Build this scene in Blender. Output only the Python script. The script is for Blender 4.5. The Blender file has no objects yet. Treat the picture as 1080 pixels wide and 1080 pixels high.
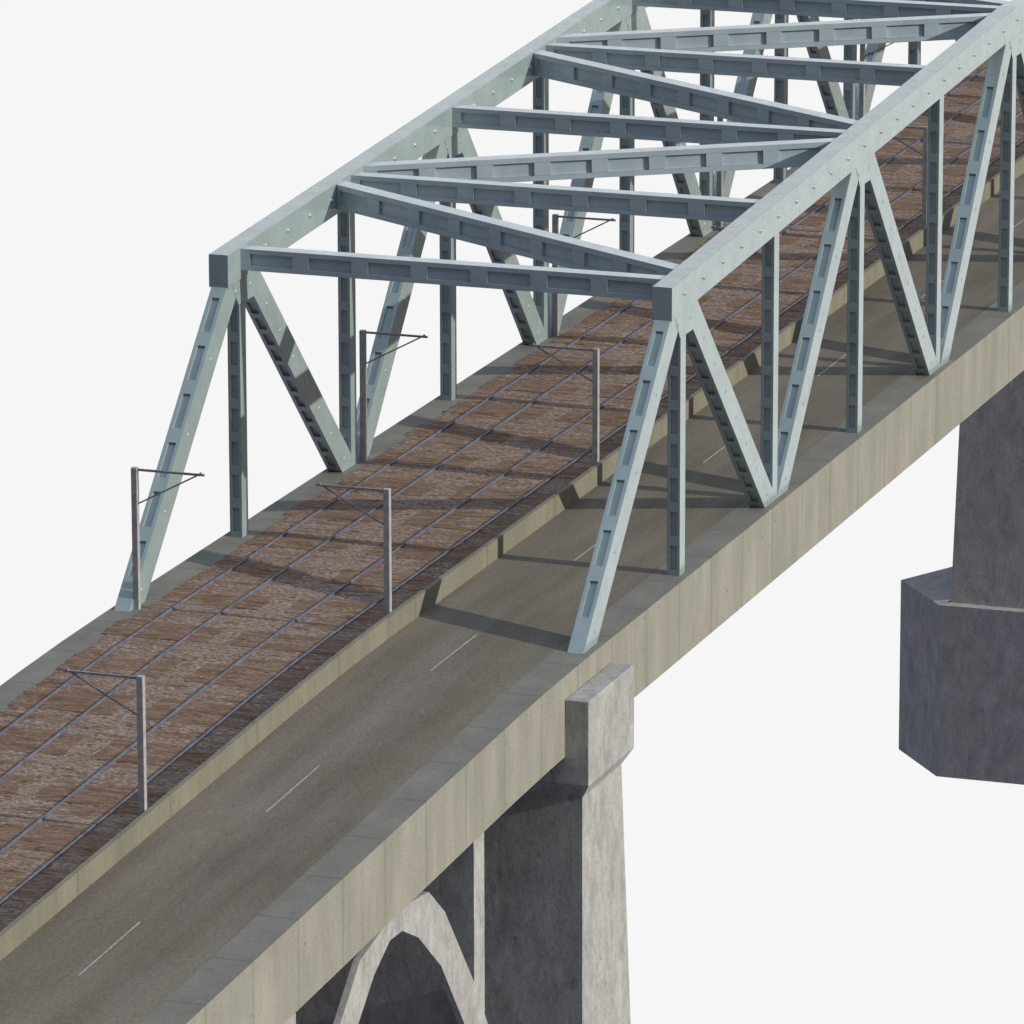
import bpy, bmesh, math, random
from mathutils import Vector, Matrix, noise
random.seed(7)
U = 18.0                      # metres per truss panel
sc = bpy.context.scene
col = sc.collection

# ------------------------------------------------------------------ helpers
def tag(o, label=None, cat=None, group=None, kind=None):
    if label: o['label'] = label
    if cat: o['category'] = cat
    if group: o['group'] = group
    if kind: o['kind'] = kind
    return o

def empty(name, loc=(0, 0, 0)):
    o = bpy.data.objects.new(name, None)
    col.objects.link(o)
    o.location = Vector(loc) * U
    o.empty_display_size = 0.5
    return o

def base_of(o):
    v = Vector((0, 0, 0))
    while o is not None:
        v = v + o.location
        o = o.parent
    return v

def mk(name, bm, mat, parent=None, smooth=False):
    """bm is in panel units, world position; becomes ONE mesh object"""
    off = base_of(parent) if parent else Vector((0, 0, 0))
    for v in bm.verts:
        v.co = v.co * U - off
    bmesh.ops.recalc_face_normals(bm, faces=bm.faces[:])
    me = bpy.data.meshes.new(name)
    bm.to_mesh(me); bm.free()
    me.materials.append(mat)
    if smooth:
        for p in me.polygons: p.use_smooth = True
    o = bpy.data.objects.new(name, me)
    col.objects.link(o)
    if parent: o.parent = parent
    return o

def kids(o): return [c for c in bpy.data.objects if c.parent == o]

def copy_tree(o, parent=None):
    c = o.copy(); col.objects.link(c); c.parent = parent
    for ch in kids(o): copy_tree(ch, c)
    return c

def box(bm, x0, x1, y0, y1, z0, z1, cham=0.0):
    vs = [bm.verts.new(p) for p in ((x0,y0,z0),(x1,y0,z0),(x1,y1,z0),(x0,y1,z0),(x0,y0,z1),(x1,y0,z1),(x1,y1,z1),(x0,y1,z1))]
    fs = [bm.faces.new([vs[i] for i in f]) for f in ((0,3,2,1),(4,5,6,7),(0,1,5,4),(1,2,6,5),(2,3,7,6),(3,0,4,7))]
    if cham:
        es = set(e for f in fs for e in f.edges)
        bmesh.ops.bevel(bm, geom=list(es), offset=cham, segments=1, affect='EDGES')
    return vs

def bar(bm, P, Q, w, h, up=Vector((0, 0, 1))):
    P = Vector(P); Q = Vector(Q); a = (Q - P).normalized()
    s = a.cross(up).normalized() * w / 2; u = s.cross(a).normalized() * h / 2
    A = [bm.verts.new(P + i * s + j * u) for i, j in ((-1,-1),(1,-1),(1,1),(-1,1))]
    B = [bm.verts.new(Q + i * s + j * u) for i, j in ((-1,-1),(1,-1),(1,1),(-1,1))]
    for i in range(4):
        k = (i + 1) % 4
        bm.faces.new((A[i], A[k], B[k], B[i]))
    bm.faces.new(A[::-1]); bm.faces.new(B)

def panel_beam(bm, P, Q, s, ts, hu, cells, ph, depth):
    """box member from P to Q; faces normal to +-s carry sunk rectangular panels.
    ts half thickness along s, hu half size along u, cells = [(t0,t1)] along the axis, ph half panel size along u"""
    P = Vector(P); Q = Vector(Q); L = (Q - P).length; a = (Q - P) / L
    s = Vector(s).normalized(); u = a.cross(s).normalized()
    def V(t, i, j): return P + a * t + s * i + u * j
    def q(*pts): bm.faces.new([bm.verts.new(p) for p in pts])
    for sg in (-1, 1):
        f = sg * ts; d = sg * (ts - depth)
        t = 0.0
        q(V(0,f,-hu), V(L,f,-hu), V(L,f,-ph), V(0,f,-ph))
        q(V(0,f,ph), V(L,f,ph), V(L,f,hu), V(0,f,hu))
        for (t0, t1) in cells:
            if t0 < 0.003 or t1 > L - 0.003: continue
            q(V(t,f,-ph), V(t0,f,-ph), V(t0,f,ph), V(t,f,ph))
            q(V(t0,d,-ph), V(t1,d,-ph), V(t1,d,ph), V(t0,d,ph))
            q(V(t0,f,-ph), V(t1,f,-ph), V(t1,d,-ph), V(t0,d,-ph))
            q(V(t0,f,ph), V(t1,f,ph), V(t1,d,ph), V(t0,d,ph))
            q(V(t0,f,-ph), V(t0,f,ph), V(t0,d,ph), V(t0,d,-ph))
            q(V(t1,f,-ph), V(t1,f,ph), V(t1,d,ph), V(t1,d,-ph))
            t = t1
        q(V(t,f,-ph), V(L,f,-ph), V(L,f,ph), V(t,f,ph))
    for sg in (-1, 1):
        q(V(0,-ts,sg*hu), V(L,-ts,sg*hu), V(L,ts,sg*hu), V(0,ts,sg*hu))
    for t in (0, L):
        q(V(t,-ts,-hu), V(t,ts,-hu), V(t,ts,hu), V(t,-ts,hu))
    bmesh.ops.remove_doubles(bm, verts=bm.verts[:], dist=1e-6)

def rivet(bm, c, r=0.0058, h=0.0026, n=10):
    """low dome standing on a face whose normal is -Y"""
    c = Vector(c)
    rings = []
    for (rr, hh) in ((1.0, -0.05), (0.80, 0.50), (0.45, 0.86)):
        rings.append([bm.verts.new(c + Vector((math.cos(2*math.pi*k/n)*r*rr, -h*hh, math.sin(2*math.pi*k/n)*r*rr))) for k in range(n)])
    top = bm.verts.new(c + Vector((0, -h, 0)))
    for A, B in zip(rings, rings[1:]):
        for k in range(n): bm.faces.new((A[k], A[(k+1)%n], B[(k+1)%n], B[k]))
    for k in range(n): bm.faces.new((rings[-1][k], rings[-1][(k+1)%n], top))
    for v in rings[0] + rings[1] + rings[2] + [top]:
        for f in v.link_faces: f.smooth = True

# ------------------------------------------------------------------ deck line
XA, XB = -4.0, 7.4
def zf(x):
    g0, g1, s = -0.45, -0.90, 0.040
    if x >= g0: return 0.0
    if x >= g1:
        t = (g0 - x); return -0.5 * s * t * t / (g0 - g1)
    return -0.5 * s * (g0 - g1) - s * (g1 - x)
STEP = 1.0 / 6
def stations(a=XA, b=XB):
    xs = [a]; k = math.floor(a / STEP) + 1
    while k * STEP < b - 1e-6:
        if k * STEP > a + 1e-6 : xs.append(k * STEP)
        k += 1
    xs.append(b); return xs

def strip(bm, y0, y1, dz0, dz1, xs):
    """closed bar following the deck line, z from zf+dz0 to zf+dz1"""
    prev = None
    for x in xs:
        z = zf(x)
        ring = [bm.verts.new((x, y, z + d)) for (y, d) in ((y0, dz0), (y1, dz0), (y1, dz1), (y0, dz1))]
        if prev:
            for i in range(4):
                k = (i + 1) % 4
                bm.faces.new((prev[i], prev[k], ring[k], ring[i]))
        else: bm.faces.new(ring)
        prev = ring
    bm.faces.new(prev)

# ------------------------------------------------------------------ materials
def new_mat(name):
    m = bpy.data.materials.new(name); m.use_nodes = True
    nt = m.node_tree; nt.nodes.clear()
    out = nt.nodes.new('ShaderNodeOutputMaterial'); b = nt.nodes.new('ShaderNodeBsdfPrincipled')
    nt.links.new(b.outputs[0], out.inputs[0])
    return m, nt, b

class G:
    def __init__(s, nt): s.nt = nt; s.pos = nt.nodes.new('ShaderNodeNewGeometry').outputs['Position']
    def n(s, t, **k):
        x = s.nt.nodes.new(t)
        for a, v in k.items(): setattr(x, a, v)
        return x
    def L(s, a, b): s.nt.links.new(a, b)
    def scaled(s, v):
        m = s.n('ShaderNodeVectorMath', operation='MULTIPLY'); s.L(s.pos, m.inputs[0]); m.inputs[1].default_value = v; return m.outputs[0]
    def noise(s, scale, v=(1, 1, 1), detail=4, rough=0.55, dist=0.0):
        x = s.n('ShaderNodeTexNoise'); s.L(s.scaled(v), x.inputs['Vector'])
        x.inputs['Scale'].default_value = scale; x.inputs['Detail'].default_value = detail
        x.inputs['Roughness'].default_value = rough; x.inputs['Distortion'].default_value = dist
        return x.outputs['Fac']
    def voro(s, scale, v=(1, 1, 1), feature='F1', out='Distance'):
        x = s.n('ShaderNodeTexVoronoi', feature=feature); s.L(s.scaled(v), x.inputs['Vector']); x.inputs['Scale'].default_value = scale
        return x.outputs[out]
    def ramp(s, f, stops, interp='LINEAR'):
        r = s.n('ShaderNodeValToRGB'); s.L(f, r.inputs[0]); r.color_ramp.interpolation = interp
        e = r.color_ramp.elements
        while len(e) < len(stops): e.new(0.5)
        for k, (p, c) in enumerate(stops):
            e[k].position = p; e[k].color = (c, c, c, 1) if isinstance(c, (int, float)) else (*c, 1)
        return r.outputs[0]
    def mix(s, f, a, b, mode='MIX'):
        m = s.n('ShaderNodeMix', data_type='RGBA', blend_type=mode)
        for sock, v in ((m.inputs[0], f), (m.inputs[6], a), (m.inputs[7], b)):
            if hasattr(v, 'is_output'): s.L(v, sock)
            elif isinstance(v, (int, float)): sock.default_value = v
            else: sock.default_value = (*v, 1)
        return m.outputs[2]
    def math(s, op, a, b=0.0, c=0.0):
        m = s.n('ShaderNodeMath', operation=op)
        for i, v in enumerate((a, b, c)):
            if hasattr(v, 'is_output'): s.L(v, m.inputs[i])
            else: m.inputs[i].default_value = v
        return m.outputs[0]
    def xyz(s):
        x = s.n('ShaderNodeSeparateXYZ'); s.L(s.pos, x.inputs[0]); return x.outputs
    def bump(s, h, strength, dist, bsdf, bevel=0.0):
        b = s.n('ShaderNodeBump'); b.inputs['Strength'].default_value = strength; b.inputs['Distance'].default_value = dist
        s.L(h, b.inputs['Height'])
        if bevel:
            v = s.n('ShaderNodeBevel'); v.samples = 4; v.inputs['Radius'].default_value = bevel; s.L(v.outputs[0], b.inputs['Normal'])
        s.L(b.outputs[0], bsdf.inputs['Normal'])

def hexc(r, g, b):   # sRGB 0..255 -> linear
    f = lambda c: ((c/255 + 0.055)/1.055)**2.4 if c/255 > 0.04045 else c/255/12.92
    return (f(r), f(g), f(b))

def m_steel(name, base=(0.455, 0.515, 0.500)):
    m, nt, b = new_mat(name); g = G(nt)
    big = g.noise(0.9, detail=5, rough=0.6)
    scuff = g.noise(2.4, detail=7, rough=0.68, dist=1.2)
    c = g.mix(g.ramp(big, [(0.32, 0.0), (0.68, 1.0)]), tuple(x*0.87 for x in base), tuple(x*1.07 for x in base))
    c = g.mix(g.math('MULTIPLY', g.ramp(scuff, [(0.56, 0.0), (0.72, 1.0)]), 0.40), c, tuple(x*0.72 for x in base))
    streak = g.noise(1.7, (3.2, 3.2, 0.5), detail=5, rough=0.6)
    c = g.mix(g.math('MULTIPLY', g.ramp(streak, [(0.5, 0.0), (0.75, 1.0)]), 0.35), c, (base[0]*1.12, base[1]*1.04, base[2]*0.90))
    spk = g.noise(14.0, detail=3)
    c = g.mix(g.math('MULTIPLY', g.ramp(spk, [(0.68, 0.0), (0.76, 1.0)]), 0.15), c, tuple(x*1.3 for x in base))
    g.L(c, b.inputs['Base Color'])
    b.inputs['Metallic'].default_value = 0.0
    g.L(g.ramp(scuff, [(0.3, 0.42), (0.7, 0.62)]), b.inputs['Roughness'])
    b.inputs['Coat Weight'].default_value = 1.0; b.inputs['Coat IOR'].default_value = 1.85
    g.L(g.ramp(scuff, [(0.3, 0.16), (0.7, 0.34)]), b.inputs['Coat Roughness'])
    g.bump(scuff, 0.04, 0.02, b, bevel=0.025)
    return m

def m_concrete(name, base, joint=3.0, streak_v=(1.1, 1.1, 0.22), warm=1.0, dark=0.4):
    m, nt, b = new_mat(name); g = G(nt); xyz = g.xyz()
    st = g.noise(0.8, streak_v, detail=7, rough=0.62)
    st2 = g.noise(2.6, (1.5, 1.5, 0.10), detail=5, rough=0.6)
    blot = g.noise(0.6, (1, 1, 0.45), detail=6, rough=0.65)
    c = g.mix(g.ramp(st, [(0.3, 0.0), (0.7, 1.0)]), tuple(x*0.78 for x in base), tuple(x*1.12 for x in base))
    c = g.mix(g.math('MULTIPLY', g.ramp(st2, [(0.52, 0.0), (0.72, 1.0)]), 0.60), c, (base[0]*1.24, base[1]*1.08, base[2]*1.06))
    c = g.mix(g.math('MULTIPLY', g.ramp(blot, [(0.46, 0.0), (0.66, 1.0)]), 0.65), c, (base[0]*0.76, base[1]*0.84, base[2]*0.78))
    fine = g.noise(22.0, detail=3)
    c = g.mix(0.16, c, g.ramp(fine, [(0.35, 0.05), (0.65, 0.75)]), 'OVERLAY')
    # small pits and rust stains with a shape of their own
    pit = g.voro(1.3, (1, 1, 1.0))
    c = g.mix(g.math('MULTIPLY', g.ramp(pit, [(0.045, 1.0), (0.085, 0.0)]), 0.55), c, (0.09, 0.075, 0.06))
    # joints every few metres along the bridge
    fr = g.math('FRACT', g.math('DIVIDE', g.math('ADD', xyz[0], 400*joint + 0.72), joint))
    d = g.math('ABSOLUTE', g.math('SUBTRACT', fr, 0.5))
    j = g.ramp(g.math('MULTIPLY', g.math('SUBTRACT', 0.5, d), joint), [(0.03, 1.0), (0.075, 0.0)])
    dk = g.ramp(g.math('MULTIPLY', g.math('SUBTRACT', 0.5, d), joint), [(0.0, 0.0), (0.015, 0.0)])
    c = g.mix(g.math('MULTIPLY', j, dark), c, tuple(x*0.52 for x in base))
    g.L(c, b.inputs['Base Color']); b.inputs['Roughness'].default_value = 0.88
    b.inputs['Specular IOR Level'].default_value = 0.25
    h = g.math('SUBTRACT', g.math('ADD', g.math('MULTIPLY', fine, 0.3), st), j)
    g.bump(h, 0.35, 0.03, b)
    return m

def m_stone(name, base, contrast=1.0):
    m, nt, b = new_mat(name); g = G(nt)
    st = g.noise(1.5, (1.2, 1.2, 0.62), detail=8, rough=0.66, dist=0.5)
    sc_ = g.noise(2.8, (1.5, 1.5, 0.42), detail=5, rough=0.62, dist=0.7)
    blot = g.noise(0.5, detail=6, rough=0.62)
    c = g.mix(g.ramp(st, [(0.32, 0.0), (0.66, 1.0)]), tuple(x*0.72 for x in base), tuple(x*1.15 for x in base))
    c = g.mix(g.math('MULTIPLY', g.ramp(sc_, [(0.56, 0.0), (0.70, 1.0)]), 0.62*contrast), c, tuple(x*0.48 for x in base))
    c = g.mix(g.math('MULTIPLY', g.ramp(blot, [(0.45, 0.0), (0.72, 1.0)]), 0.5), c, (base[0]*1.02, base[1]*0.96, base[2]*0.84))
    fine = g.noise(9.0, detail=5, rough=0.7)
    c = g.mix(0.22, c, g.ramp(fine, [(0.3, 0.1), (0.7, 0.8)]), 'OVERLAY')
    pit = g.voro(0.9, (1, 1, 1.0))
    c = g.mix(g.math('MULTIPLY', g.ramp(pit, [(0.03, 1.0), (0.07, 0.0)]), 0.5), c, (0.06, 0.055, 0.05))
    g.L(c, b.inputs['Base Color']); b.inputs['Roughness'].default_value = 0.9
    b.inputs['Specular IOR Level'].default_value = 0.2
    g.bump(g.math('ADD', st, g.math('MULTIPLY', fine, 0.5)), 0.28, 0.05, b)
    return m

def m_asphalt():
    m, nt, b = new_mat('worn asphalt'); g = G(nt)
    lane = g.noise(0.75, (0.09, 0.95, 1), detail=4, rough=0.55)
    wide = g.noise(0.5, (0.16, 0.9, 1), detail=5, rough=0.6)
    patch = g.noise(0.35, detail=5, rough=0.65)
    grit = g.noise(12.0, (0.7, 1.2, 1), detail=4, rough=0.7)
    c = g.mix(g.ramp(lane, [(0.34, 0.0), (0.66, 1.0)]), (0.138, 0.119, 0.093), (0.225, 0.196, 0.157))
    c = g.mix(g.math('MULTIPLY', g.ramp(wide, [(0.40, 0.0), (0.70, 1.0)]), 0.50), c, (0.158, 0.138, 0.098))
    c = g.mix(g.math('MULTIPLY', g.ramp(patch, [(0.48, 0.0), (0.72, 1.0)]), 0.35), c, (0.225, 0.176, 0.144))
    c = g.mix(0.34, c, g.ramp(grit, [(0.3, 0.1), (0.7, 0.85)]), 'OVERLAY')
    g.L(c, b.inputs['Base Color']); b.inputs['Roughness'].default_value = 0.92
    b.inputs['Specular IOR Level'].default_value = 0.2
    g.bump(grit, 0.4, 0.01, b)
    return m

def track_ground(name, wood):
    m, nt, b = new_mat(name); g = G(nt)
    # fine broken stone
    f1 = g.noise(11.0, (1.5, 0.62, 1), detail=3, rough=0.75)
    c = g.ramp(f1, [(0.31, hexc(80, 65, 55)), (0.42, hexc(120, 102, 90)), (0.54, hexc(152, 133, 119)), (0.62, hexc(174, 155, 140)), (0.71, hexc(206, 187, 172))])
    # brown earth and plank-like streaks lying across the track
    st = g.noise(1.5, (2.0, 0.22, 1), detail=7, rough=0.70, dist=0.4)
    amt = g.ramp(st, [(0.46, 0.0), (0.60, 1.0)])
    y = g.xyz()[1]
    mid = g.math('ABSOLUTE', g.math('SUBTRACT', y, 0.540*U))
    off = g.ramp(g.math('MULTIPLY', mid, 1/1.8), [(0.35, 0.12), (0.80, 1.0)])
    k = 0.72 if wood else 0.70
    if wood: fac = g.math('MULTIPLY', g.ramp(st, [(0.36, 0.0), (0.50, 1.0)]), k)
    else: fac = g.math('MULTIPLY', g.math('MULTIPLY', amt, off), k)
    br = g.noise(5.0, (2.4, 0.25, 1), detail=5, rough=0.7)
    c = g.mix(fac, c, g.ramp(br, [(0.32, hexc(80, 57, 41)), (0.50, hexc(120, 92, 71)), (0.68, hexc(150, 122, 100))]))
    dk = g.noise(2.6, (1.7, 0.35, 1), detail=6, rough=0.75, dist=0.6)
    c = g.mix(g.math('MULTIPLY', g.ramp(dk, [(0.52, 0.0), (0.62, 1.0)]), 0.70), c, hexc(88, 61, 44))
    g.L(c, b.inputs['Base Color']); b.inputs['Roughness'].default_value = 0.95
    b.inputs['Specular IOR Level'].default_value = 0.12
    g.bump(g.math('ADD', f1, g.math('MULTIPLY', br, 0.6)), 0.55, 0.04, b)
    return m
def m_ballast(): return track_ground('brown rail ballast', False)
def m_wood(): return track_ground('weathered timber sleeper', True)

def m_simple(name, c0, c1, scale=4.0, rough=0.5, metal=0.0, bump=0.1, v=(1, 1, 1)):
    m, nt, b = new_mat(name); g = G(nt)
    f = g.noise(scale, v, detail=5, rough=0.65)
    g.L(g.mix(g.ramp(f, [(0.35, 0.0), (0.65, 1.0)]), c0, c1), b.inputs['Base Color'])
    b.inputs['Roughness'].default_value = rough; b.inputs['Metallic'].default_value = metal
    g.bump(f, bump, 0.01, b)
    return m

STEEL = m_steel('pale green grey bridge paint', (0.300, 0.378, 0.372))
BRACE = m_steel('grey blue bridge paint', (0.400, 0.478, 0.510))
CONC = m_concrete('board marked deck concrete', (0.318, 0.304, 0.250))
KERB = m_concrete('sandy barrier concrete', (0.236, 0.218, 0.166), joint=6.0, dark=0.5)
WALK = m_concrete('grey footway concrete', (0.222, 0.213, 0.180), streak_v=(0.5, 0.9, 1), dark=0.35)
STONE = m_stone('scratched pier concrete', (0.395, 0.392, 0.370))
STONE2 = m_stone('dull pier concrete', (0.46, 0.44, 0.43), 0.3)
ASPH = m_asphalt(); BALL = m_ballast(); WOOD = m_wood()
PAINT = m_simple('worn white road paint', (0.30, 0.28, 0.25), (0.46, 0.44, 0.39), 6, 0.8)
RAIL = m_simple('dull rail steel', (0.12, 0.125, 0.165), (0.21, 0.215, 0.265), 3, 0.5, 0.2)
MAST = m_simple('weathered galvanised mast', (0.34, 0.325, 0.33), (0.48, 0.47, 0.47), 5, 0.6, 0.1, 0.2)
CABLE = m_simple('brown bracket tube', (0.24, 0.21, 0.22), (0.36, 0.33, 0.35), 6, 0.6, 0.1, 0.1)

# ------------------------------------------------------------------ deck (setting + deck girder)
YR, YL, SLAB = -0.012, 0.778, 0.126
ST = stations()
deck = empty('bridge_deck', (0, 0.383, -SLAB))
tag(deck, 'long pale concrete deck with board marked side face carrying road and railway', 'bridge deck')
bm = bmesh.new(); strip(bm, YR, YL, -SLAB, -0.0006, ST)
mk('deck_girder', bm, CONC, deck)
for y0, y1 in ((YR + 0.0001, 0.0455), (0.7200, YL - 0.0001)):
    bm = bmesh.new(); strip(bm, y0, y1, -0.0004, 0.0, ST)
    mk('footway', bm, WALK, deck)

bm = bmesh.new(); strip(bm, 0.0457, 0.3083, -0.0004, 0.0002, ST)
tag(mk('road', bm, ASPH), 'worn two lane grey brown asphalt road on the bridge', kind='structure')
for k in range(-6, 10):
    x0 = 0.037 + 0.675 * k
    if x0 < XA + 0.1 or x0 + 0.21 > XB: continue
    bm = bmesh.new(); xs = [x0 + 0.21 * i / 6 for i in range(7)]
    strip(bm, 0.1874, 0.1897, 0.00012, 0.00045, xs)
    o = mk('lane_marking', bm, PAINT); tag(o, kind='structure')

# barrier between road and railway
bm = bmesh.new(); strip(bm, 0.3086, 0.3166, -0.0004, 0.0330, ST)
tag(mk('barrier', bm, KERB), 'low sandy concrete barrier wall between the road and the tracks', 'barrier')

# ballast: rough sheet with ragged outer edge
bm = bmesh.new()
dx = 0.0065; nx = int((XB - XA) / dx); ys = [0.3168 + (0.7265 - 0.3168) * j / 62 for j in range(63)]
rows = []
for i in range(nx + 1):
    x = XA + (XB - XA) * i / nx; z = zf(x); r = []
    for j, y in enumerate(ys):
        n1 = noise.noise(Vector((x * 55, y * 22, 0))); n2 = noise.noise(Vector((x * 150, y * 80, 5)))
        yy = y
        if j == 62: yy += 0.0055 * noise.noise(Vector((x * 32, 3, 1))) + 0.0035 * noise.noise(Vector((x * 90, 7, 1)))
        h = 0.0009 + 0.0005 * n1 + 0.0010 * n2
        if j == 62: h = 0.0003
        r.append(bm.verts.new((x, yy, z + h)))
    rows.append(r)
for A, B in zip(rows, rows[1:]):
    for j in range(62): bm.faces.new((A[j], B[j], B[j+1], A[j+1]))
o = mk('ballast', bm, BALL, smooth=True)
tag(o, 'brown stone ballast spread under both railway tracks', 'ballast', kind='stuff')

# ------------------------------------------------------------------ railway tracks
def make_track():
    t = empty('railway_track', (0, 0.4355, 0))
    for y in (0.3945, 0.4765):
        bm = bmesh.new()
        xs = stations()
        strip(bm, y - 0.0016, y + 0.0016, 0.0006, 0.0018, xs)      # foot
        strip(bm, y - 0.0006, y + 0.0006, 0.0018, 0.0034, xs)      # web
        strip(bm, y - 0.0011, y + 0.0011, 0.0034, 0.0047, xs)      # head
        mk('rail', bm, RAIL, t)
    k = 0; x = -3.6
    rnd = random.Random(3)
    while x < 7.2:
        w = 0.088 + rnd.uniform(-0.008, 0.01); j = rnd.uniform(-0.006, 0.006)
        y0 = 0.352 + rnd.uniform(-0.006, 0.006); y1 = 0.520 + rnd.uniform(-0.008, 0.008)
        bm = bmesh.new()
        n = 12
        # rough slab with ragged ends and worn top
        grid = []
        for a in range(9):
            row = []
            for c in range(n + 1):
                xx = x + j + w * (a / 8 - 0.5); yy = y0 + (y1 - y0) * c / n
                if c in (0, n): yy += 0.006 * noise.noise(Vector((xx * 70, c, k)))
                if a in (0, 8): xx += 0.004 * noise.noise(Vector((yy * 60, a, k * 3.1)))
                top = 0.0015 + 0.0005 * noise.noise(Vector((xx * 90, yy * 18, k)))
                row.append(bm.verts.new((xx, yy, zf(xx) + top)))
            grid.append(row)
        for a in range(8):
            for c in range(n): bm.faces.new((grid[a][c], grid[a+1][c], grid[a+1][c+1], grid[a][c+1]))
        r = bmesh.ops.extrude_face_region(bm, geom=bm.faces[:])
        for v in r['geom']:
            if isinstance(v, bmesh.types.BMVert): v.co.z -= 0.0022
        mk('sleeper', bm, WOOD, t, smooth=False)
        k += 1; x += 0.190
    return t
track = make_track()
tag(track, 'railway track beside the road barrier, nearer of the two', 'railway track', 'railway tracks on the bridge')
t2 = copy_tree(track); t2.location = Vector((0, 0.6415, 0)) * U
tag(t2, 'railway track along the outer footway, farther from the road', 'railway track')

# ------------------------------------------------------------------ trusses
W = 0.743
HB, HT, K, PW = 0.4272, 0.4810, 0.0468, 0.0269
XM = 2.0135
def rise(x): return K * (x if x <= XM else 2 * XM - x)
NA = 5                                   # apexes at x = 0..4
def make_truss():
    t = empty('steel_truss', (2.0, 0.013, 0))
    # top chord: two straight lengths meeting at midspan
    bm = bmesh.new()
    x0, x1 = -0.0556, 2 * XM + 0.0556
    c0, c1 = -0.0026, 0.0300; ch = 0.0009
    def ring(x):
        b, tp = HB + rise(x), HT + rise(x)
        return [bm.verts.new(p) for p in ((x,c0+ch,b),(x,c1-ch,b),(x,c1,b+ch),(x,c1,tp-ch),(x,c1-ch,tp),(x,c0+ch,tp),(x,c0,tp-ch),(x,c0,b+ch))]
    R = [ring(x) for x in (x0, XM, x1)]
    for A, B in zip(R, R[1:]):
        for i in range(8): bm.faces.new((A[i], A[(i+1)%8], B[(i+1)%8], B[i]))
    bm.faces.new(R[0]); bm.faces.new(R[-1])
    x = x0 + 0.063
    while x < x1 - 0.03:
        rivet(bm, (x, c0, 0.5*(HB+HT) + rise(x) + 0.002), 0.0046, 0.0034); x += 0.1005
    mk('top_chord', bm, STEEL, t)
    # vertical posts at every half panel
    for k in range(0, 2 * NA - 1):
        xa = 0.5 * k; top = HB + rise(xa + PW/2) + 0.012
        bm = bmesh.new()
        cells = []; z = 0.0095
        while z + 0.039 < top - 0.018: cells.append((z + 0.02, z + 0.02 + 0.0385)); z += 0.0552
        panel_beam(bm, (xa + PW/2, 0.0114, -0.02), (xa + PW/2, 0.0114, top), (1, 0, 0), PW/2, 0.0106, cells, 0.0056, 0.0040)
        mk('vertical_post', bm, STEEL, t)
    # diagonals and apex plates
    for i in range(NA):
        cx = i + 0.0135
        for sg, foot, head in ((-1, 0.459, 0.0345), (1, 0.475, 0.040)):
            zt = HB + rise(cx) + 0.016
            fx = cx + sg * foot; hx = cx + sg * head
            d = Vector((hx - fx, 0, HB + rise(cx))).normalized()
            P = Vector((fx, 0, 0)) - d * 0.045; Q = P + d * ((zt + 0.032) / d.z)
            yc, hy = (0.0130, 0.0130) if sg < 0 else (0.0130, 0.0127)
            P.y = Q.y = yc
            s = Vector((-d.z, 0, d.x)) if sg < 0 else Vector((d.z, 0, -d.x))   # outward normal in the truss plane
            pitch, pan = (0.0905, 0.064) if sg < 0 else (0.0480, 0.0345)
            cells = []; q = 0.045 + 0.040
            LL = (Q - P).length
            while q + pan < LL - (0.045 if sg < 0 else 0.06): cells.append((q, q + pan)); q += pitch
            bm = bmesh.new()
            panel_beam(bm, P, Q, s, 0.0228, hy, cells, 0.0064, 0.0042)
            q = 0.045 + 0.030; rp = 0.142 if sg < 0 else 0.081
            while q < LL - 0.07:
                c = P + d * q; rivet(bm, (c.x, yc - hy, c.z), 0.0044, 0.0014); q += rp
            mk('diagonal', bm, STEEL, t)
        b = HB + rise(cx)
        bm = bmesh.new()
        prof = [(cx - 0.055, b + 0.012), (cx - 0.020, b - 0.0405 - K*0.0), (cx + 0.046, b - 0.0405), (cx + 0.060, b + 0.012)]
        A = [bm.verts.new((x, -0.0005, z)) for x, z in prof]; B = [bm.verts.new((x, 0.0266, z)) for x, z in prof]
        for k in range(4): bm.faces.new((A[k], A[(k+1)%4], B[(k+1)%4], B[k]))
        bm.faces.new(A); bm.faces.new(B)
        for rx in (-0.030, 0.034): rivet(bm, (cx + rx, -0.0005, b - 0.017), 0.0044, 0.0014)
        mk('gusset_plate', bm, STEEL, t)
    return t
near = make_truss()
tag(near, 'pale green steel truss on the road side edge, nearest the viewer', 'truss', 'pair of steel side trusses')
far = copy_tree(near); far.location = Vector((2.0, 0.013 + W, 0)) * U
tag(far, 'grey green steel truss on the railway side edge, behind the tracks', 'truss')

# overhead bracing between the trusses
YN, YF = 0.0270, W + 0.0030
for k in range(0, 2 * NA - 1):
    x = 0.5 * k + PW / 2; zt = HT + rise(x) - 0.0035
    bm = bmesh.new()
    cells = []; q = 0.022
    while q + 0.072 < (YF - YN) - 0.01: cells.append((q, q + 0.072)); q += 0.1005
    panel_beam(bm, (x, YN, zt - 0.0175), (x, YF, zt - 0.0175), (1, 0, 0), 0.0140, 0.0175, cells, 0.0100, 0.0050)
    o = mk('cross_beam', bm, BRACE)
    who = ['first cross beam, at the open end of the trusses nearest the viewer', 'second cross beam from the near portal end', 'third cross beam from the near portal end',
           'fourth cross beam from the near portal end', 'fifth cross beam from the near portal end, at the top of the photo', 'sixth cross beam from the near portal end',
           'seventh cross beam from the near portal end', 'eighth cross beam from the near portal end', 'ninth cross beam, at the far end of the trusses'][k]
    tag(o, who, 'cross beam', 'overhead cross beams between the trusses')
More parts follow.
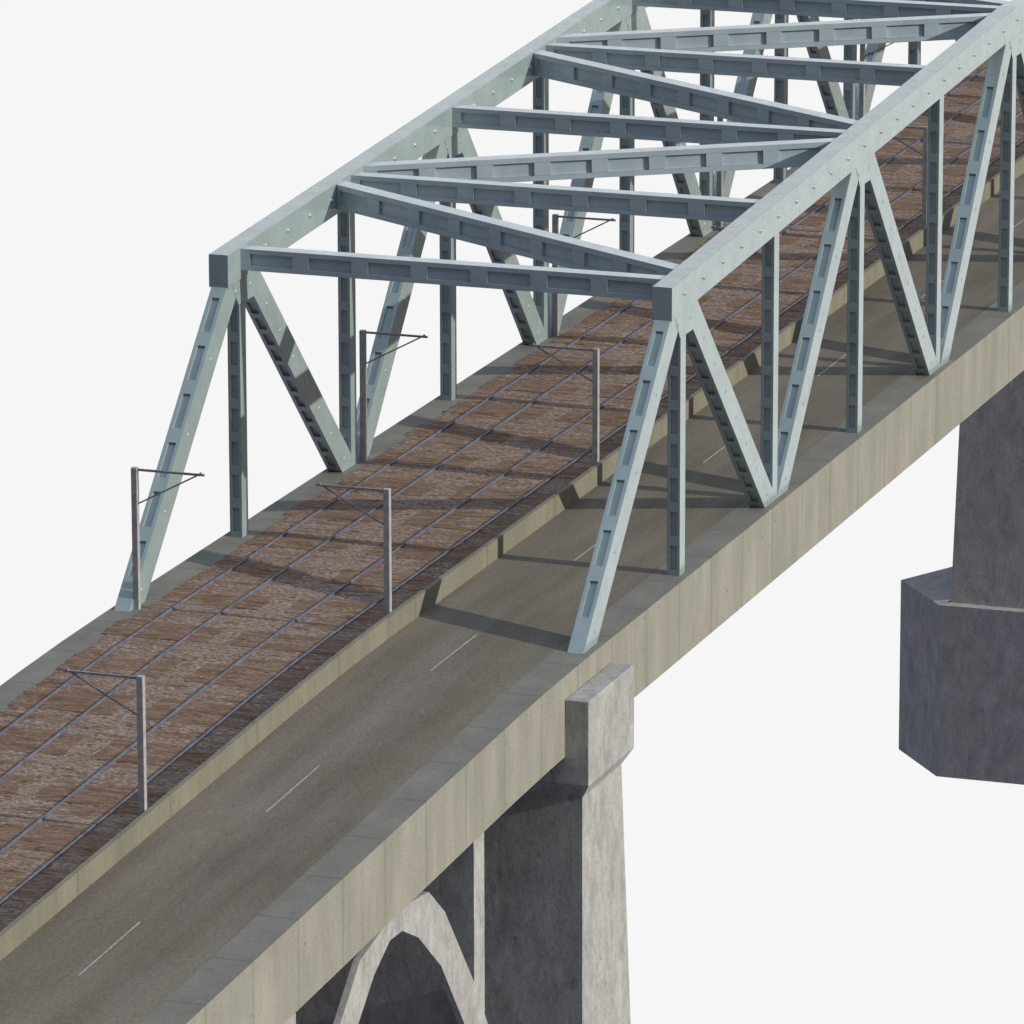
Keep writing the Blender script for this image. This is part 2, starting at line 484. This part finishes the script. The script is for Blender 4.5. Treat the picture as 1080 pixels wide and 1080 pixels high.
names_d = ['diagonal overhead brace between first and second cross beams', 'diagonal overhead brace between second and third cross beams',
           'diagonal overhead brace between third and fourth cross beams', 'diagonal overhead brace between fourth and fifth cross beams',
           'diagonal overhead brace between fifth and sixth cross beams', 'diagonal overhead brace between sixth and seventh cross beams',
           'diagonal overhead brace between seventh and eighth cross beams', 'diagonal overhead brace between eighth and ninth cross beams']
for k in range(0, 2 * NA - 2):
    xa, xb = 0.5 * k, 0.5 * (k + 1)
    # odd half stations meet on the far truss, even ones on the near truss
    if k % 2 == 0: P = (xa + 0.074, YN - 0.001); Q = (xb - 0.048, YF + 0.001)
    else:          P = (xb - 0.048, YN - 0.001); Q = (xa + 0.074, YF + 0.001)
    zP = HT + rise(P[0]) - 0.0030; zQ = HT + rise(Q[0]) - 0.0030; hh = 0.0205
    P3 = Vector((P[0], P[1], zP - hh)); Q3 = Vector((Q[0], Q[1], zQ - hh)); L = (Q3 - P3).length
    a = (Q3 - P3).normalized(); s = Vector((a.y, -a.x, 0)).normalized()
    cells = []; q = 0.035
    while q + 0.070 < L - 0.02: cells.append((q, q + 0.070)); q += 0.0980
    bm = bmesh.new(); panel_beam(bm, P3, Q3, s, 0.0150, hh, cells, 0.0115, 0.0050)
    o = mk('diagonal_brace', bm, BRACE); tag(o, names_d[k], 'brace', 'diagonal overhead braces between the trusses')

# ------------------------------------------------------------------ catenary masts
def make_mast(sg):
    m = empty('catenary_mast', (0, 0, 0))
    bm = bmesh.new(); box(bm, -0.0045, 0.0045, -0.0050, 0.0050, -0.002, 0.226, 0.0007)
    mk('mast_pole', bm, MAST, m)
    bm = bmesh.new(); bar(bm, (0, sg*0.004, 0.2225), (0, sg*0.116, 0.2225), 0.0032, 0.0034)
    box(bm, -0.0022, 0.0022, sg*0.110 - 0.0014, sg*0.110 + 0.0014, 0.2212, 0.2262)
    mk('bracket_arm', bm, CABLE, m)
    bm = bmesh.new(); bar(bm, (0, sg*0.004, 0.168), (0, sg*0.104, 0.2212), 0.0024, 0.0024)
    mk('bracket_strut', bm, CABLE, m)
    return m
def place(m, x, y, label):
    m.location = Vector((x, y, zf(x) + 0.0004)) * U
    tag(m, label, 'catenary mast', 'catenary masts beside the tracks')
left = [(-0.457, 'brown grey catenary mast at the foot of the end diagonal of the far truss'),
        (0.546, 'catenary mast beside the second foot of the far truss'),
        (1.548, 'catenary mast beside the third foot of the far truss'),
        (2.550, 'catenary mast beside the fourth foot of the far truss'),
        (3.552, 'catenary mast beside the fifth foot of the far truss')]
right = [(-1.440, 'grey catenary mast behind the barrier on the open approach, nearest the viewer'),
         (-0.457, 'grey catenary mast behind the barrier just before the truss span'),
         (0.543, 'grey catenary mast behind the barrier seen left of the near end diagonal'),
         (1.546, 'catenary mast behind the barrier, hidden behind a post of the near truss'),
         (2.568, 'shaded catenary mast behind the barrier seen left of a near truss post'),
         (3.552, 'farthest catenary mast behind the barrier near the top right of the photo')]
src = make_mast(-1)
for i, (x, lb) in enumerate(left): place(src if i == 0 else copy_tree(src), x, 0.7385, lb)
src = make_mast(1)
for i, (x, lb) in enumerate(right): place(src if i == 0 else copy_tree(src), x, 0.3228, lb)

# ------------------------------------------------------------------ piers
YC = 0.383
def loft(bm, rings):
    R = [[bm.verts.new(p) for p in r] for r in rings]
    n = len(R[0])
    for A, B in zip(R, R[1:]):
        for i in range(n): bm.faces.new((A[i], A[(i+1)%n], B[(i+1)%n], B[i]))
    bm.faces.new(R[0][::-1]); bm.faces.new(R[-1])
def rect(cx, hx, hy, z): return [(cx-hx, YC-hy, z), (cx+hx, YC-hy, z), (cx+hx, YC+hy, z), (cx-hx, YC+hy, z)]
def make_pier(cx, label, mat, dz=0.0):
    t = empty('bridge_pier', (cx, YC, -1.73))
    tag(t, label, 'bridge pier', 'piers under the bridge')
    g = 0.0003
    # cap: hammerhead with an upright block at each side of the deck girder
    bm = bmesh.new()
    hx = 0.109; yo = YC + 0.050; zb = -0.1706; top = -0.0378
    prof = [(-yo, zb), (yo, zb), (yo, top), (YL - YC + g, top), (YL - YC + g, -SLAB - g - dz), (YR - YC - g, -SLAB - g - dz), (YR - YC - g, top), (-yo, top)]
    A = [bm.verts.new((cx - hx, YC + y, z)) for y, z in prof]; B = [bm.verts.new((cx + hx, YC + y, z)) for y, z in prof]
    n = len(prof)
    for k in range(n): bm.faces.new((A[k], A[(k+1)%n], B[(k+1)%n], B[k]))
    bm.faces.new(A); bm.faces.new(B)
    bmesh.ops.bevel(bm, geom=[e for e in bm.edges], offset=0.0012, segments=1, affect='EDGES')
    mk('pier_cap', bm, mat, t)
    # tapering shaft with a short splay below the cap
    bm = bmesh.new()
    hy = YC + 0.0345
    loft(bm, [rect(cx, 0.1562, hy + 0.0217, -1.3145), rect(cx, 0.0932, hy, -0.1935), rect(cx, 0.1085, yo - 0.0004, -0.1703)])
    mk('pier_shaft', bm, mat, t)
    # pointed cutwater base
    bm = bmesh.new()
    fy = 0.459; ny = 0.604; fx = 0.186
    def hexa(z, e=0.0): return [(cx-fx, YC-fy, z), (cx, YC-ny, z), (cx+fx, YC-fy, z), (cx+fx, YC+fy, z), (cx, YC+ny, z), (cx-fx, YC+fy, z)]
    lo = [bm.verts.new(p) for p in hexa(-1.730)]; hi = [bm.verts.new(p) for p in hexa(-1.314)]
    for k in range(6): bm.faces.new((lo[k], lo[(k+1)%6], hi[(k+1)%6], hi[k]))
    bm.faces.new(lo[::-1])
    for sy, (ca, nn, cb) in ((-1, (0, 1, 2)), (1, (5, 4, 3))):
        rb = bm.verts.new((cx, YC + sy*0.4300, -1.2535))
        s1 = bm.verts.new((cx - 0.148, YC + sy*0.4300, -1.306)); s2 = bm.verts.new((cx + 0.148, YC + sy*0.4300, -1.306))
        bm.faces.new((hi[nn], hi[ca], s1)); bm.faces.new((hi[nn], s1, rb)); bm.faces.new((hi[nn], rb, s2)); bm.faces.new((hi[nn], s2, hi[cb]))
        bm.faces.new((s1, s2, rb))
    bm.faces.new((hi[0], hi[2], hi[3], hi[5]))
    mk('cutwater_base', bm, mat, t)
make_pier(-0.491, 'tall grey concrete pier with block cap under the near end of the truss', STONE, 0.0022)
make_pier(4.786, 'dark concrete pier with pointed base standing under the far side of the span', STONE2)

# ------------------------------------------------------------------ approach arch with spandrel columns deepened to block light
XC = -1.325
arch = empty('approach_arch', (XC, YC, -1.73))
tag(arch, 'pale slim concrete arch ribs with spandrel columns deepened into shading walls under the near approach deck', 'arch bridge')
y0a, y1a = YR + 0.0015, YL - 0.0015
def interp(tab, x):
    for (xa, za), (xb, zb) in zip(tab, tab[1:]):
        if x <= xb: return za + (zb - za) * (x - xa) / (xb - xa)
    return tab[-1][1]
TIN = [(-2.06,-1.73),(-1.9,-1.16),(-1.7,-.60),(-1.56,-.350),(-1.481,-.264),(-1.4165,-.2125),(-1.3516,-.1816),(-1.302,-.183),(-1.2368,-.2133),(-1.1435,-.285),(-1.0446,-.406),(-.95,-.585),(-.8,-.98),(-.6,-1.73)]
TOU = [(-2.24,-1.73),(-2.0,-1.02),(-1.8,-.58),(-1.65,-.350),(-1.5506,-.241),(-1.4715,-.174),(-1.38,-.120),(-1.27,-.120),(-1.1929,-.1590),(-1.1265,-.2090),(-1.0032,-.3542),(-.934,-.452),(-.8,-.715),(-.6,-1.26),(-.46,-1.73)]
zin = lambda x: interp(TIN, x)
cut = lambda x, z: min(z, zf(x) - SLAB - 0.0012)
R = []
for ya, yb in ((y0a, y0a + 0.010), (y1a - 0.010, y1a)):
    bm = bmesh.new()
    front = [(x, z) for x, z in TIN] + [(x, cut(x, z)) for x, z in reversed(TOU)]
    F = [bm.verts.new((x, ya, z)) for x, z in front]; B = [bm.verts.new((x, yb, z)) for x, z in front]
    n = len(front)
    for i in range(n): bm.faces.new((F[i], F[(i+1)%n], B[(i+1)%n], B[i]))
    f1 = bm.faces.new(F); f2 = bm.faces.new(B)
    bmesh.ops.triangulate(bm, faces=[f1, f2])
    mk('arch_rib', bm, STONE, arch)
for xw in (-0.9784, -1.7370):  # column ends are real; full-width depth added to keep light off the pier
    bm = bmesh.new(); zt = min(zf(xw - 0.03), zf(xw + 0.03)) - SLAB - 0.0008
    box(bm, xw - 0.0225, xw + 0.0225, y0a + 0.0008, y1a - 0.0008, -0.66, zt)
    mk('spandrel_shade_wall', bm, STONE, arch)

# ------------------------------------------------------------------ camera
def cam_axes(yaw, pitch, roll):
    cy, sy, cp, sp = math.cos(yaw), math.sin(yaw), math.cos(pitch), math.sin(pitch)
    f = Vector((cy*cp, sy*cp, -sp)); r = Vector((sy, -cy, 0)); u = r.cross(f)
    return r*math.cos(roll) + u*math.sin(roll), -r*math.sin(roll) + u*math.cos(roll), f
r, u, f = cam_axes(3.37006263e-01, 2.52941159e-01, -2.16021465e-03)
cd = bpy.data.cameras.new('camera'); cam = bpy.data.objects.new('camera', cd); col.objects.link(cam)
loc = Vector((-9.39918138, -3.01189657, 2.65555472)) * U
M = Matrix(((r.x, u.x, -f.x, loc.x), (r.y, u.y, -f.y, loc.y), (r.z, u.z, -f.z, loc.z), (0, 0, 0, 1)))
cam.matrix_world = M
cd.sensor_width = 36; cd.lens = 6815.01217 / 1080 * 36; cd.clip_start = 1; cd.clip_end = 5000
sc.camera = cam

# ------------------------------------------------------------------ light
SUN = Vector((0.07, 2.55, -1.0)).normalized()
sd = bpy.data.lights.new('sun', 'SUN'); sd.energy = 3.3; sd.angle = math.radians(0.5); sd.color = (1.0, 0.955, 0.87)
so = bpy.data.objects.new('sun', sd); col.objects.link(so)
so.rotation_euler = SUN.to_track_quat('-Z', 'Y').to_euler()
so.location = (0, -60, 60)

SKYTOP = 4.2
w = bpy.data.worlds.new('World'); sc.world = w; w.use_nodes = True
nt = w.node_tree; nt.nodes.clear()
out = nt.nodes.new('ShaderNodeOutputWorld')
sky = nt.nodes.new('ShaderNodeTexSky'); sky.sky_type = 'NISHITA'; sky.sun_disc = False
sky.sun_elevation = math.radians(21.3); sky.sun_rotation = math.radians(186)
bg1 = nt.nodes.new('ShaderNodeBackground'); bg1.inputs[1].default_value = 0.10
hsv = nt.nodes.new('ShaderNodeHueSaturation'); hsv.inputs['Saturation'].default_value = 0.62
tc = nt.nodes.new('ShaderNodeTexCoord')
sep = nt.nodes.new('ShaderNodeSeparateXYZ'); nt.links.new(tc.outputs['Generated'], sep.inputs[0])
el = nt.nodes.new('ShaderNodeMapRange'); el.interpolation_type = 'SMOOTHSTEP'
for i_, v_ in zip((1, 2, 3, 4), (0.30, 0.97, 0.10, SKYTOP)): el.inputs[i_].default_value = v_
nt.links.new(sep.outputs[2], el.inputs[0])
scl = nt.nodes.new('ShaderNodeVectorMath'); scl.operation = 'SCALE'
nt.links.new(sky.outputs[0], hsv.inputs['Color']); nt.links.new(hsv.outputs[0], scl.inputs[0]); nt.links.new(el.outputs[0], scl.inputs['Scale'])
nt.links.new(scl.outputs[0], bg1.inputs[0])
# plain white studio backdrop filling the part of the surroundings behind and below the bridge
dot = nt.nodes.new('ShaderNodeVectorMath'); dot.operation = 'DOT_PRODUCT'
nt.links.new(tc.outputs['Generated'], dot.inputs[0]); dot.inputs[1].default_value = f
# weak bluish bounce from below the bridge
lo = nt.nodes.new('ShaderNodeMapRange'); lo.interpolation_type = 'SMOOTHSTEP'
for i_, v_ in zip((1, 2, 3, 4), (-0.02, -0.30, 0.0, 1.0)): lo.inputs[i_].default_value = v_
nt.links.new(sep.outputs[2], lo.inputs[0])
bg0 = nt.nodes.new('ShaderNodeBackground'); bg0.inputs[0].default_value = (0.172, 0.176, 0.246, 1)
mx0 = nt.nodes.new('ShaderNodeMixShader')
nt.links.new(lo.outputs[0], mx0.inputs[0]); nt.links.new(bg1.outputs[0], mx0.inputs[1]); nt.links.new(bg0.outputs[0], mx0.inputs[2])
mr = nt.nodes.new('ShaderNodeMapRange'); mr.interpolation_type = 'SMOOTHSTEP'
mr.inputs[1].default_value = math.cos(math.radians(50)); mr.inputs[2].default_value = math.cos(math.radians(36))
nt.links.new(dot.outputs['Value'], mr.inputs[0])
bg2 = nt.nodes.new('ShaderNodeBackground'); bg2.inputs[0].default_value = (*hexc(246, 246, 246), 1); bg2.inputs[1].default_value = 1.0
mx = nt.nodes.new('ShaderNodeMixShader')
nt.links.new(mr.outputs[0], mx.inputs[0]); nt.links.new(mx0.outputs[0], mx.inputs[1]); nt.links.new(bg2.outputs[0], mx.inputs[2])
nt.links.new(mx.outputs[0], out.inputs[0])

sc.view_settings.view_transform = 'Standard'; sc.view_settings.look = 'None'
sc.view_settings.exposure = 0; sc.view_settings.gamma = 1; sc.view_settings.use_curve_mapping = False
sc.render.film_transparent = False
sc.cycles.use_denoising = True
